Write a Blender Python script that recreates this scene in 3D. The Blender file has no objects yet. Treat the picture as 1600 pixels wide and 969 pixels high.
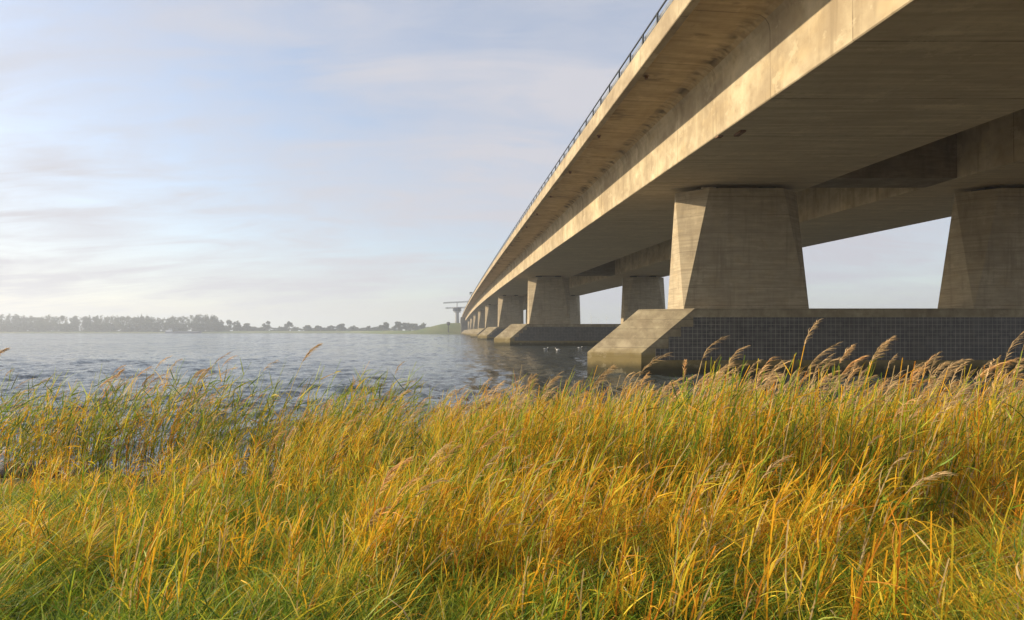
import bpy, math, random
import numpy as np
C = bpy.context.scene.collection
R = math.radians
rng = np.random.default_rng(11)
random.seed(5)
EYE = 2.83
F = 900.0            # focal length in photo pixels; vanishing point of the bridge at (707.5, 518)

def at(px, py, d):   # world point seen at photo pixel (px,py) at depth d
    return ((px-707.5)*d/F, d, EYE-(py-518)*d/F)

# ------------------------------------------------------------------ object helpers
def tag(o, label=None, cat=None, group=None, kind=None):
    if label: o['label'] = label
    if cat: o['category'] = cat
    if group: o['group'] = group
    if kind: o['kind'] = kind
    return o

def empty(name, loc=(0, 0, 0), rz=0):
    o = bpy.data.objects.new(name, None); C.objects.link(o)
    o.location = loc; o.rotation_euler = (0, 0, rz); o.empty_display_size = .3
    return o

class MB:
    def __init__(s): s.v = []; s.f = []; s.m = []
    def add(s, vs, fs, m=0):
        n = len(s.v); s.v += [tuple(v) for v in vs]
        s.f += [tuple(i+n for i in f) for f in fs]; s.m += [m]*len(fs)
    def box(s, x0, x1, y0, y1, z0, z1, m=0, b=0.0):
        if b <= 0:
            vs = [(x, y, z) for z in (z0, z1) for y in (y0, y1) for x in (x0, x1)]
            s.add(vs, [(0, 2, 3, 1), (4, 5, 7, 6), (0, 1, 5, 4), (2, 6, 7, 3), (0, 4, 6, 2), (1, 3, 7, 5)], m)
        else:
            s.prism([(x0, y0), (x1, y0), (x1, y1), (x0, y1)], z0, z1, m, b)
    def prism(s, poly, z0, z1, m=0, b=0.0):
        n = len(poly)
        cx = sum(p[0] for p in poly)/n; cy = sum(p[1] for p in poly)/n
        def ins(p, k):
            dx, dy = p[0]-cx, p[1]-cy
            return (p[0]-math.copysign(min(k, abs(dx)), dx), p[1]-math.copysign(min(k, abs(dy)), dy))
        rings = [(0, z0), (0, z1)] if b <= 0 else [(b, z0), (0, z0+b), (0, z1-b), (b, z1)]
        vs = []
        for k, z in rings: vs += [ins(p, k)+(z,) for p in poly]
        fs = [tuple(range(n))[::-1], tuple(range((len(rings)-1)*n, len(rings)*n))]
        for r in range(len(rings)-1):
            for i in range(n):
                j = (i+1) % n
                fs.append((r*n+i, r*n+j, (r+1)*n+j, (r+1)*n+i))
        s.add(vs, fs, m)
    def tube(s, pts, rad, n=8, m=0):
        pts = [np.array(p, float) for p in pts]
        if not hasattr(rad, '__len__'): rad = [rad]*len(pts)
        vs = []
        for i, p in enumerate(pts):
            d = pts[min(i+1, len(pts)-1)]-pts[max(i-1, 0)]; d /= np.linalg.norm(d)
            a = np.array([0, 0, 1.]) if abs(d[2]) < .9 else np.array([1., 0, 0])
            u = np.cross(d, a); u /= np.linalg.norm(u); w = np.cross(d, u)
            for k in range(n):
                t = 2*math.pi*k/n
                vs.append(tuple(p+rad[i]*(math.cos(t)*u+math.sin(t)*w)))
        fs = [tuple(range(n)), tuple(range((len(pts)-1)*n, len(pts)*n))[::-1]]
        for i in range(len(pts)-1):
            for k in range(n):
                j = (k+1) % n
                fs.append((i*n+k, (i+1)*n+k, (i+1)*n+j, i*n+j))
        s.add(vs, fs, m)
    def ell(s, c, r, nu=10, nv=7, m=0, fn=None):
        vs = [(c[0], c[1], c[2]+r[2])]
        for i in range(1, nv):
            a = math.pi*i/nv
            for k in range(nu):
                t = 2*math.pi*k/nu
                vs.append((c[0]+r[0]*math.sin(a)*math.cos(t), c[1]+r[1]*math.sin(a)*math.sin(t), c[2]+r[2]*math.cos(a)))
        vs.append((c[0], c[1], c[2]-r[2]))
        fs = [(0, 1+k, 1+(k+1) % nu) for k in range(nu)]
        for i in range(nv-2):
            for k in range(nu):
                j = (k+1) % nu
                fs.append((1+i*nu+k, 1+(i+1)*nu+k, 1+(i+1)*nu+j, 1+i*nu+j))
        l = len(vs)-1; b = 1+(nv-2)*nu
        fs += [(l, b+(k+1) % nu, b+k) for k in range(nu)]
        s.add(vs, fs, m)
    def build(s, name, mats, parent=None, smooth=False):
        me = bpy.data.meshes.new(name); me.from_pydata(s.v, [], s.f)
        if not isinstance(mats, (list, tuple)): mats = [mats]
        for m in mats: me.materials.append(m)
        me.polygons.foreach_set('material_index', s.m)
        if smooth: me.polygons.foreach_set('use_smooth', [True]*len(s.f))
        me.update()
        import bmesh
        bm = bmesh.new(); bm.from_mesh(me); bmesh.ops.recalc_face_normals(bm, faces=bm.faces); bm.to_mesh(me); bm.free()
        o = bpy.data.objects.new(name, me); C.objects.link(o)
        if parent: o.parent = parent
        return o

def np_mesh(name, V, Q, col=None, mat=None, smooth=True):
    """V (n,3) verts, Q (m,k) faces (k=3 or 4), col (n,3)"""
    me = bpy.data.meshes.new(name)
    k = Q.shape[1]
    me.vertices.add(len(V)); me.vertices.foreach_set('co', V.astype(np.float32).ravel())
    me.loops.add(Q.size); me.loops.foreach_set('vertex_index', Q.astype(np.int32).ravel())
    me.polygons.add(len(Q))
    me.polygons.foreach_set('loop_start', np.arange(0, Q.size, k, dtype=np.int32))
    me.polygons.foreach_set('loop_total', np.full(len(Q), k, dtype=np.int32))
    if smooth: me.polygons.foreach_set('use_smooth', np.ones(len(Q), bool))
    me.update(calc_edges=True)
    if col is not None:
        a = me.color_attributes.new('tint', 'FLOAT_COLOR', 'POINT')
        c4 = np.ones((len(V), 4), np.float32); c4[:, :3] = col
        a.data.foreach_set('color', c4.ravel())
    if mat: me.materials.append(mat)
    return me

# ------------------------------------------------------------------ value noise
_lat = rng.random((256, 256))
def vnoise(x, y):
    xi = np.floor(x).astype(int); yi = np.floor(y).astype(int)
    fx = x-xi; fy = y-yi; fx = fx*fx*(3-2*fx); fy = fy*fy*(3-2*fy)
    g = lambda i, j: _lat[i & 255, j & 255]
    return (g(xi, yi)*(1-fx)+g(xi+1, yi)*fx)*(1-fy)+(g(xi, yi+1)*(1-fx)+g(xi+1, yi+1)*fx)*fy

# ------------------------------------------------------------------ materials
class NT:
    def __init__(s, name):
        s.m = bpy.data.materials.new(name); s.m.use_nodes = True
        s.t = s.m.node_tree; s.n = s.t.nodes; s.l = s.t.links
        s.b = s.n['Principled BSDF']; s.out = s.n['Material Output']
    def node(s, typ, **kw):
        nd = s.n.new(typ)
        for k, v in kw.items():
            if k.startswith('i_'):
                key = k[2:].replace('_', ' ')
                nd.inputs[int(key) if key.isdigit() else key].default_value = v
            else: setattr(nd, k, v)
        return nd
    def link(s, a, b): s.l.new(a, b)
    def coord(s, scale=(1, 1, 1)):
        tc = s.node('ShaderNodeTexCoord'); mp = s.node('ShaderNodeMapping')
        mp.inputs['Scale'].default_value = scale
        s.link(tc.outputs['Object'], mp.inputs['Vector']); return mp.outputs[0]
    def noise(s, scale, detail=4, vec=None, rough=.55):
        nd = s.node('ShaderNodeTexNoise'); nd.inputs['Scale'].default_value = scale
        nd.inputs['Detail'].default_value = detail; nd.inputs['Roughness'].default_value = rough
        if vec is not None: s.link(vec, nd.inputs['Vector'])
        return nd.outputs['Fac']
    def ramp(s, fac, p0, p1, v0=0., v1=1.):
        nd = s.node('ShaderNodeMapRange', clamp=True)
        nd.inputs[1].default_value = p0; nd.inputs[2].default_value = p1
        nd.inputs[3].default_value = v0; nd.inputs[4].default_value = v1
        s.link(fac, nd.inputs[0]); return nd.outputs[0]
    def math(s, op, a, b=None, c=None):
        nd = s.node('ShaderNodeMath', operation=op)
        for i, x in enumerate((a, b, c)):
            if x is None: continue
            if isinstance(x, (int, float)): nd.inputs[i].default_value = x
            else: s.link(x, nd.inputs[i])
        return nd.outputs[0]
    def mix(s, fac, a, b, blend='MIX'):
        nd = s.node('ShaderNodeMix', data_type='RGBA', blend_type=blend)
        for idx, x in ((0, fac), (6, a), (7, b)):
            if isinstance(x, (int, float)): nd.inputs[idx].default_value = x
            elif isinstance(x, tuple): nd.inputs[idx].default_value = (*x, 1) if len(x) == 3 else x
            else: s.link(x, nd.inputs[idx])
        return nd.outputs[2]
    def sep(s):
        tc = s.node('ShaderNodeTexCoord'); sp = s.node('ShaderNodeSeparateXYZ')
        s.link(tc.outputs['Object'], sp.inputs[0]); return sp.outputs
    def seam(s, co, period, width, off=0.0):      # 1 on thin lines every `period`
        a = s.math('ADD', co, off)
        a = s.math('PINGPONG', a, period/2)
        return s.ramp(a, width*.4, width, 1, 0)
    def bump(s, h, strength=.3, dist=.02, prev=None):
        nd = s.node('ShaderNodeBump'); nd.inputs['Strength'].default_value = strength
        nd.inputs['Distance'].default_value = dist; s.link(h, nd.inputs['Height'])
        if prev is not None: s.link(prev, nd.inputs['Normal'])
        return nd.outputs[0]

def concrete(name, base, dark, board, streak=None, seams=(), stain=.5, algae=False, boardw=.12, tipstain=False, warm=None):
    k = NT(name); o = k.sep()
    big = k.noise(.35, 5, k.coord()); med = k.noise(2.2, 6, k.coord(), .65)
    grain = k.noise(1.0, 3, k.coord(board)); fine = k.noise(38, 3, k.coord())
    col = k.mix(k.ramp(big, .3, .7), base, tuple(.5*b+.5*d for b, d in zip(base, dark)))
    if warm: col = k.mix(k.ramp(k.noise(.9, 4, k.coord((1, .6, 1))), .5, .68, 0, .6), col, warm)
    col = k.mix(k.ramp(med, .45, .75, 0, stain), col, dark)
    col = k.mix(k.ramp(grain, .42, .64, 0, .6), col, dark)
    col = k.mix(k.ramp(grain, .25, .42, .3, 0), col, tuple(min(1, b*1.35) for b in base))
    if streak:
        st = k.noise(1.0, 4, k.coord(streak), .6)
        col = k.mix(k.ramp(st, .54, .72, 0, .6), col, tuple(d*.75 for d in dark))
        col = k.mix(k.ramp(st, .2, .4, .35, 0), col, tuple(min(1, b*1.3) for b in base))
    h = k.math('ADD', k.math('MULTIPLY', grain, .6), k.math('MULTIPLY', fine, .25))
    for ax, per, w, off in seams:
        sm = k.seam(o[ax], per, w, off)
        brk = k.ramp(k.noise(.8, 3, k.coord()), .35, .6, .25, .9)
        col = k.mix(k.math('MULTIPLY', sm, brk), col, tuple(d*.6 for d in dark))
        h = k.math('SUBTRACT', h, k.math('MULTIPLY', sm, .5))
    if tipstain:      # water stains crawling in from the outer edge of the cantilever
        s1 = k.noise(1.0, 4, k.coord((.16, .55, 1)), .7)
        msk = k.ramp(o[0], tipstain[0], tipstain[1], 1, 0)
        thr = k.math('SUBTRACT', s1, k.math('MULTIPLY', msk, -.10))
        col = k.mix(k.ramp(thr, .62, .72, 0, .75), col, (.07, .05, .03))
        s2 = k.noise(1.0, 2, k.coord((.5, 1.1, 1)), .7)
        m2 = k.math('MULTIPLY', k.ramp(o[0], tipstain[2]-.5, tipstain[2], 0, 1), k.ramp(o[0], tipstain[2], tipstain[2]+.4, 1, 0))
        col = k.mix(k.math('MULTIPLY', m2, k.ramp(s2, .5, .6, 0, .8)), col, (.06, .045, .03))
    if algae:         # tide band, object z is height above the water
        zz = k.math('ADD', o[2], k.math('MULTIPLY', k.noise(1.5, 4, k.coord()), .5))
        col = k.mix(k.ramp(zz, 1.5, 2.1, .75, 0), col, algae)
        col = k.mix(k.ramp(zz, .6, 1.1, .85, 0), col, (.05, .048, .028))
    pn = k.noise(.55, 7, k.coord((1, 1.3, 1.6)), .72)
    col = k.mix(k.ramp(pn, .585, .61, 0, .22), col, tuple(min(1, b*1.3+.03) for b in base))
    cr = k.noise(.8, 6, k.coord((1, 1, 2.2)), .7)
    crk = k.math('MULTIPLY', k.ramp(k.math('ABSOLUTE', k.math('SUBTRACT', cr, .5)), .0, .004, 1, 0), k.ramp(med, .55, .62, 0, .8))
    col = k.mix(crk, col, tuple(d*.35 for d in dark))
    vo = k.node('ShaderNodeTexVoronoi'); vo.inputs['Scale'].default_value = 5; k.link(k.coord(), vo.inputs['Vector'])
    col = k.mix(k.ramp(vo.outputs['Distance'], .03, .06, .5, 0), col, tuple(d*.5 for d in dark))
    k.link(col, k.b.inputs['Base Color']); k.b.inputs['Roughness'].default_value = .88
    k.b.inputs['Specular IOR Level'].default_value = .25
    k.link(k.bump(h, .55, boardw*.12), k.b.inputs['Normal'])
    return k.m

BASE = (.46, .375, .235); DARK = (.235, .18, .11)
M = {}
M['web'] = concrete('concrete_web', (.58, .49, .325), (.27, .205, .125), (.5, .5, .5), streak=(1, 1.6, .16), seams=((1, 4.8, .03, .7),), stain=.5, warm=(.58, .455, .26))
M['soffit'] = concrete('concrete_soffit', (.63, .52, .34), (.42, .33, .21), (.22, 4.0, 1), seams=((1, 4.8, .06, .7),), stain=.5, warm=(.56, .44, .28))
M['cant'] = concrete('concrete_cantilever', (.58, .445, .25), (.33, .235, .125), (.3, 3.5, 1), seams=((1, 4.8, .035, .7),), stain=.5, warm=(.46, .33, .16), tipstain=(9.4, 12.0, 12.4))
M['edge'] = concrete('concrete_edge_beam', (.50, .42, .275), (.25, .19, .12), (1, .5, 1), streak=(1, 1.2, .4), seams=((1, 4.8, .035, .7),), stain=.5)
M['shaft'] = concrete('concrete_shaft', (.50, .42, .28), (.30, .245, .165), (.5, .5, 7.5), streak=(2.2, 2.2, .2), seams=((2, 1.2, .02, .25),), stain=.5, warm=(.42, .325, .19))
M['footing'] = concrete('concrete_footing', (.43, .37, .24), (.22, .175, .11), (1.2, .6, 1.2), streak=(1.6, 1.6, .3), seams=((2, .62, .025, .1),), stain=.6, algae=(.25, .19, .065), warm=(.5, .42, .28))
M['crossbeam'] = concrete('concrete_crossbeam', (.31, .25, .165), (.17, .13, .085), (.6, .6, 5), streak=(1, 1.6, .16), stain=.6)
M['dark_concrete'] = concrete('concrete_dark', (.20, .185, .155), (.09, .085, .07), (.4, .4, 4), streak=(1.6, 1.6, .3), stain=.6)

def simple(name, col, rough=.5, metal=0.0, var=.2, scale=3, bump=.1):
    k = NT(name)
    n = k.noise(scale, 5, k.coord(), .65)
    c = k.mix(k.ramp(n, .3, .7), tuple(x*(1-var) for x in col), tuple(min(1, x*(1+var)) for x in col))
    k.link(c, k.b.inputs['Base Color']); k.b.inputs['Roughness'].default_value = rough
    k.b.inputs['Metallic'].default_value = metal
    k.link(k.bump(k.noise(scale*12, 3, k.coord()), bump, .01), k.b.inputs['Normal'])
    return k.m
M['rail'] = simple('galvanised_rail', (.42, .43, .43), .4, .7)
M['post'] = simple('dark_steel_post', (.05, .055, .055), .5, .4)
M['asphalt'] = simple('asphalt', (.05, .05, .052), .9)
M['bearing'] = simple('rubber_bearing', (.025, .024, .024), .7)
M['rust'] = simple('rusty_steel', (.20, .11, .06), .8, .2, .4)
M['wood'] = simple('old_timber', (.45, .38, .27), .85, 0, .3)
M['tower'] = simple('tower_concrete', (.30, .31, .32), .8)
M['glass'] = simple('dark_glass', (.03, .04, .05), .1)
M['white'] = simple('white_paint', (.75, .75, .73), .45, 0, .06)
M['hull'] = simple('barge_hull', (.07, .09, .13), .5)
M['hold'] = simple('barge_hatch', (.25, .27, .28), .6)
M['gull'] = simple('white_feathers', (.80, .79, .76), .7, 0, .04)
M['gull_grey'] = simple('grey_feathers', (.38, .40, .42), .7, 0, .08)
M['beak'] = simple('yellow_beak', (.6, .4, .05), .5)
M['stone'] = simple('wet_stone', (.10, .085, .07), .5, 0, .5, 4, .5)

def tiles():
    k = NT('dark_glazed_tiles'); o = k.sep()
    sx = k.seam(o[0], .30, .018); sz = k.seam(o[2], .30, .018, .02)
    g = k.math('MAXIMUM', sx, sz)
    ti = k.node('ShaderNodeTexWhiteNoise'); sn = k.node('ShaderNodeVectorMath', operation='SNAP')
    sn.inputs[1].default_value = (.30, 100, .30)
    tc = k.node('ShaderNodeTexCoord'); ad = k.node('ShaderNodeVectorMath', operation='ADD'); ad.inputs[1].default_value = (.15, 0, .17)
    k.link(tc.outputs['Object'], ad.inputs[0]); k.link(ad.outputs[0], sn.inputs[0]); k.link(sn.outputs[0], ti.inputs['Vector'])
    c = k.mix(ti.outputs['Value'], (.075, .072, .068), (.13, .122, .11))
    c = k.mix(k.ramp(k.noise(.9, 5, k.coord((1, 1, .4))), .5, .75, 0, .6), c, (.12, .105, .085))
    brk = k.ramp(k.noise(.7, 4, k.coord()), .3, .6, .45, 1)
    c = k.mix(k.math('MULTIPLY', g, brk), c, (.38, .35, .29))
    k.link(c, k.b.inputs['Base Color']); k.b.inputs['Roughness'].default_value = .55
    k.link(k.bump(g, -.5, .01), k.b.inputs['Normal'])
    return k.m
M['tiles'] = tiles()

def leafmat(name, trans=.35, rough=.55, mult=1.0):
    k = NT(name)
    a = k.node('ShaderNodeAttribute', attribute_name='tint')
    n = k.noise(14, 3, k.coord())
    c = k.mix(k.ramp(n, .3, .7, 0, .35), a.outputs['Color'], k.mix(1.0, a.outputs['Color'], (.55, .5, .45), 'MULTIPLY'))
    k.link(c, k.b.inputs['Base Color']); k.b.inputs['Roughness'].default_value = rough
    k.b.inputs['Specular IOR Level'].default_value = .3
    tr = k.node('ShaderNodeBsdfTranslucent'); k.link(c, tr.inputs['Color'])
    mx = k.node('ShaderNodeMixShader'); mx.inputs[0].default_value = trans
    k.link(k.b.outputs[0], mx.inputs[1]); k.link(tr.outputs[0], mx.inputs[2]); k.link(mx.outputs[0], k.out.inputs['Surface'])
    return k.m
M['leaf'] = leafmat('grass_and_reed_leaf', .42)
M['plume'] = leafmat('reed_plume', .45, .8)
M['crown'] = leafmat('tree_foliage', .2, .7)
M['bark'] = simple('bark', (.12, .10, .08), .9, 0, .3)

# ------------------------------------------------------------------ camera
cam = bpy.data.cameras.new('camera'); co = bpy.data.objects.new('camera', cam); C.objects.link(co)
co.location = (0, 0, EYE); co.rotation_euler = (R(90), 0, 0)
cam.sensor_width = 36; cam.lens = F/1600*36
cam.shift_x = (800-707.5)/1600; cam.shift_y = (518-484.5)/1600
cam.clip_end = 20000; cam.clip_start = .05
bpy.context.scene.camera = co

# ------------------------------------------------------------------ light and sky
EL, PH = 21.5, 9.0          # sun elevation; degrees forward of due left
s = (-math.cos(R(PH))*math.cos(R(EL)), math.sin(R(PH))*math.cos(R(EL)), math.sin(R(EL)))
sl = bpy.data.lights.new('sun', 'SUN'); so = bpy.data.objects.new('sun', sl); C.objects.link(so)
sl.energy = 3.9; sl.angle = R(.9); sl.color = (1, .83, .60)
from mathutils import Vector
so.rotation_euler = Vector(s).to_track_quat('Z', 'Y').to_euler()
w = bpy.data.worlds.new('World'); bpy.context.scene.world = w; w.use_nodes = True
n = w.node_tree.nodes; l = w.node_tree.links
bg = n['Background']; bg.inputs['Strength'].default_value = .128
sky = n.new('ShaderNodeTexSky'); sky.sky_type = 'NISHITA'; sky.sun_disc = False
sky.sun_elevation = R(EL); sky.sun_rotation = R(270+PH)
sky.air_density = 1.0; sky.dust_density = 1.3; sky.ozone_density = 1.6; sky.altitude = 0
# thin high cloud: noise over the direction projected on a cloud plane
tc = n.new('ShaderNodeTexCoord'); sp = n.new('ShaderNodeSeparateXYZ'); l.new(tc.outputs['Generated'], sp.inputs[0])
def wm(op, a, b):
    nd = n.new('ShaderNodeMath'); nd.operation = op
    for i, x in enumerate((a, b)):
        if isinstance(x, (int, float)): nd.inputs[i].default_value = x
        else: l.new(x, nd.inputs[i])
    return nd.outputs[0]
zz = wm('ADD', wm('MAXIMUM', sp.outputs[2], 0.0), .16)
cb = n.new('ShaderNodeCombineXYZ'); l.new(wm('DIVIDE', sp.outputs[0], zz), cb.inputs[0]); l.new(wm('DIVIDE', sp.outputs[1], zz), cb.inputs[1])
def wn(scale, detail, sc, rot=0, rough=.6, dist=0):
    mp = n.new('ShaderNodeMapping'); mp.inputs['Scale'].default_value = sc; mp.inputs['Rotation'].default_value = (0, 0, rot)
    mp.inputs['Location'].default_value = (3.1, 1.7, 0)
    l.new(cb.outputs[0], mp.inputs['Vector'])
    nd = n.new('ShaderNodeTexNoise'); nd.inputs['Scale'].default_value = scale; nd.inputs['Detail'].default_value = detail
    nd.inputs['Roughness'].default_value = rough; nd.inputs['Distortion'].default_value = dist
    l.new(mp.outputs[0], nd.inputs['Vector']); return nd.outputs['Fac']
def wr(f, a, b, c, d):
    nd = n.new('ShaderNodeMapRange'); nd.clamp = True; nd.interpolation_type = 'SMOOTHSTEP'
    for i, x in enumerate((a, b, c, d)): nd.inputs[i+1].default_value = x
    l.new(f, nd.inputs[0]); return nd.outputs[0]
big = wr(wn(.55, 4, (1, 1, 1), .4, .55, .6), .36, .64, .46, .92)
wisp = wr(wn(1.5, 7, (.7, 1.9, 1), -.5, .62, .9), .36, .72, -.10, .32)
ripp = wr(wn(5.5, 6, (.5, 1.6, 1), -.8, .6, .5), .3, .75, -.06, .10)
fac = wm('ADD', wm('ADD', big, wisp), ripp)
clp = n.new('ShaderNodeClamp'); l.new(fac, clp.inputs[0])
mix = n.new('ShaderNodeMix'); mix.data_type = 'RGBA'
l.new(clp.outputs[0], mix.inputs[0]); l.new(sky.outputs[0], mix.inputs[6])
CLOUD = mix.inputs[7]; CLOUD.default_value = (2.85, 2.86, 3.14, 1)
l.new(mix.outputs[2], bg.inputs['Color'])

# ------------------------------------------------------------------ the bridge
def soffit(d): return 13.0-3.45e-5*(d-345)**2          # above the eye
Y0, Y1 = -45.0, 596.0
XL = 12.85; BW = 11.4; OFF = 19.2
P1, SP = 37.5, 77.3
bridge = empty('road_bridge', (0, 0, 0))
tag(bridge, 'long sunlit concrete road bridge on wide piers crossing the lake', 'bridge')

def sweep(mb, poly, ys, mats, closed=True):
    n_ = len(poly); vs = []
    for y in ys:
        z0 = soffit(y)+EYE
        vs += [(x, y, z0+z) for x, z in poly]
    for a in range(len(ys)-1):
        for i in range(n_ if closed else n_-1):
            j = (i+1) % n_
            mb.f.append((len(mb.v)+a*n_+i, len(mb.v)+a*n_+j, len(mb.v)+(a+1)*n_+j, len(mb.v)+(a+1)*n_+i)); mb.m.append(mats[i])
    if closed:
        mb.f.append(tuple(len(mb.v)+i for i in range(n_))); mb.m.append(0)
        mb.f.append(tuple(len(mb.v)+(len(ys)-1)*n_+i for i in range(n_))[::-1]); mb.m.append(0)
    mb.v += vs
ys = list(np.arange(Y0, 120, 2.4))+list(np.arange(120, Y1, 6.0))+[Y1]
for k in range(2):
    x0 = XL+OFF*k; x1 = x0+BW
    poly = [(x0+.04, 0), (x0, .04), (x0-.02, 2.72), (x0-.07, 3.0), (x0-.2, 3.22), (x0-.42, 3.37), (x0-.8, 3.44), (x0-3.3, 3.58), (x0-3.3, 4.0),
            (x1+3.5, 4.0), (x1+3.5, 3.6), (x1+.8, 3.44), (x1+.42, 3.37), (x1+.2, 3.22), (x1+.07, 3.0), (x1+.02, 2.72), (x1, .04), (x1-.04, 0)]
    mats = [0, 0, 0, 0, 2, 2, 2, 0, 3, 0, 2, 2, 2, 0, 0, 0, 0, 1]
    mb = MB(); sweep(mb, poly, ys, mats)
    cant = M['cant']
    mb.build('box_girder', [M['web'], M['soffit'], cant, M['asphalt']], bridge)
    for sx, xe in ((-1, x0-3.3), (1, x1+3.5)):
        a, b = (xe-.4, xe) if sx < 0 else (xe, xe+.38)
        mb = MB(); sweep(mb, [(a+.03, 3.32), (a, 3.35), (a, 4.29), (a+.03, 4.32), (b-.03, 4.32), (b, 4.29), (b, 3.35), (b-.03, 3.32)], ys, [0]*8)
        mb.build('edge_beam', M['edge'], bridge)
    # guard rail: rail > posts
    for xe in ((x0-3.64,) if k == 0 else (x1+3.8,)):
        mb = MB()
        sweep(mb, [(xe-.03, 4.81), (xe-.03, 4.87), (xe+.03, 4.87), (xe+.03, 4.81)], ys, [0]*4)
        rail = mb.build('guard_rail', M['post'], bridge)
        mb = MB()
        sweep(mb, [(xe+.08, 4.46), (xe+.11, 4.53), (xe+.08, 4.58), (xe+.11, 4.63), (xe+.08, 4.72), (xe+.14, 4.72), (xe+.14, 4.46)], ys, [0]*7)
        mb.build('crash_barrier', M['rail'], rail)
        pys = [y for y in np.arange(18.0, Y1-1, 1.98)]
        me = None
        far = MB()
        for i, y in enumerate(pys):
            z = soffit(y)+EYE
            if i < 96 and k == 0:
                if me is None:
                    p = MB(); p.box(-.03, .03, -.06, .06, -.02, .50); p.box(-.045, .07, -.11, .11, -.01, .02)
                    o = p.build('post', M['post'], rail); me = o
                else:
                    o = me.copy(); C.objects.link(o); o.parent = rail
                o.location = (xe, y, z+4.32)
            else: far.box(xe-.035, xe+.035, y-.07, y+.07, z+4.3, z+4.81)
        tag(far.build('post', M['post'], rail), kind='stuff')

# piers
HT = 2.9/2
def shaft_mesh(ztop, zb):
    """rectangular at its foot, at its top a hexagon with pointed ends: triangular chamfers on the four corners"""
    x0, x1 = -4.15, 4.15; tx = 1.72
    b = [(x0, -HT), (x1, -HT), (x1, HT), (x0, HT)]
    t = [(x0+tx, -HT), (x1-tx, -HT), (x1, 0), (x1-tx, HT), (x0+tx, HT), (x0, 0)]
    vs = [(x, y, zb) for x, y in b]+[(x, y, ztop) for x, y in t]
    vs += [(vs[4+i][0], vs[4+i][1], ztop) for i in range(0)]
    fs = [(0, 1, 5, 4), (1, 6, 5), (1, 2, 6), (2, 7, 6), (2, 3, 8, 7), (3, 9, 8), (3, 0, 9), (0, 4, 9), (4, 5, 6, 7, 8, 9), (3, 2, 1, 0)]
    m = MB(); m.add(vs, fs); return m
ZP = 1.50+EYE              # platform top above water
for i in range(8):
    yn = P1+SP*i; yc = yn+2.05
    nb = 9.24 if i == 0 else 8.35      # nose position at mid height
    sh = nb-9.24
    xr = 49.5
    # footing: sloped ice-breaker noses at both ends; near / far faces vertical
    zk = EYE-1.42
    def ring(z, xn, xf, xn2, xf2):
        return [(xn, yc, z), (xf, yn, z), (xf2, yn, z), (xn2, yc, z), (xf2, 2*yc-yn, z), (xf, 2*yc-yn, z)]
    r0 = ring(-2.0, 9.24+sh, 12.27+sh, xr+3.0, xr)
    r1 = ring(zk, 9.24+sh, 12.27+sh, xr+3.0, xr)
    r2 = ring(ZP, 12.75+sh, 15.75+sh, xr-.5, xr-3.5)
    m = MB(); fs = []
    for a in (0, 6):
        for q in range(6):
            fs.append((a+q, a+(q+1) % 6, a+6+(q+1) % 6, a+6+q))
    fs += [tuple(range(6))[::-1], tuple(range(12, 18))]
    m.add(r0+r1+r2, fs)
    foot = m.build('pier_footing', M['footing'], bridge)
    # tile cladding on the near face with a stepped left end
    pts = [(15.66, .92), (15.66, .30), (14.85, .30), (14.85, -.34), (14.05, -.34), (14.05, -1.12), (13.2, -1.12), (13.2, -1.86)]
    lo = [(x+sh, z+EYE) for x, z in pts]+[(xr-1.0, EYE-1.86), (xr-4.0, EYE+.92)]
    for side, y in ((0, yn), (1, 2*yc-yn)):
        dy = -.035 if side == 0 else .035
        m = MB(); n_ = len(lo)
        m.add([(x, y+dy, z) for x, z in lo]+[(x, y-dy*.2, z) for x, z in lo],
              [tuple(range(n_)), tuple(range(n_, 2*n_))[::-1]]+[(q, (q+1) % n_, n_+(q+1) % n_, n_+q) for q in range(n_)])
        if side == 0: m.build('tile_cladding', M['tiles'], foot)
    for k in range(2):
        xc = 19.42+OFF*k
        zt = soffit(yc)+EYE-.30
        m = shaft_mesh(zt, ZP-.05)
        shf = m.build('pier_shaft', M['shaft'], foot); shf.location = (xc, yc, 0)
        for bx in (-2.0, 1.9):
            m = MB(); m.box(xc+bx-.55, xc+bx+.55, yc-.55, yc+.55, zt+.04, soffit(yc)+EYE+.02); m.box(xc+bx-.7, xc+bx+.7, yc-.7, yc+.7, zt-.01, zt+.05)
            m.build('bearing', M['bearing'], foot)
        if i == 0 and k == 0:
            m = MB(); m.box(xc-2.9, xc-2.2, yc-1.36, yc-1.24, zt, zt+.10); m.box(xc-2.6, xc-1.9, yc-1.2, yc-1.08, zt+.0, zt+.12)
            m.build('timber_block', M['wood'], foot)
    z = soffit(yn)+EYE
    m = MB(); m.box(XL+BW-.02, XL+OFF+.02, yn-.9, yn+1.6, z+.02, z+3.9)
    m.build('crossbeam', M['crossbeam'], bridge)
# abutment at the far end
m = MB(); m.box(8.6, 53, Y1-2, Y1+30, -1, soffit(Y1)+EYE-.25); m.box(8.2, 12, Y1-6, Y1+32, soffit(Y1)+EYE-3, soffit(Y1)+EYE+4.0)
m.box(8.6, 54, Y1+.5, Y1+90, soffit(Y1)+EYE-.2, soffit(Y1)+EYE+4.2)
m.build('abutment', M['dark_concrete'], bridge)
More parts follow.
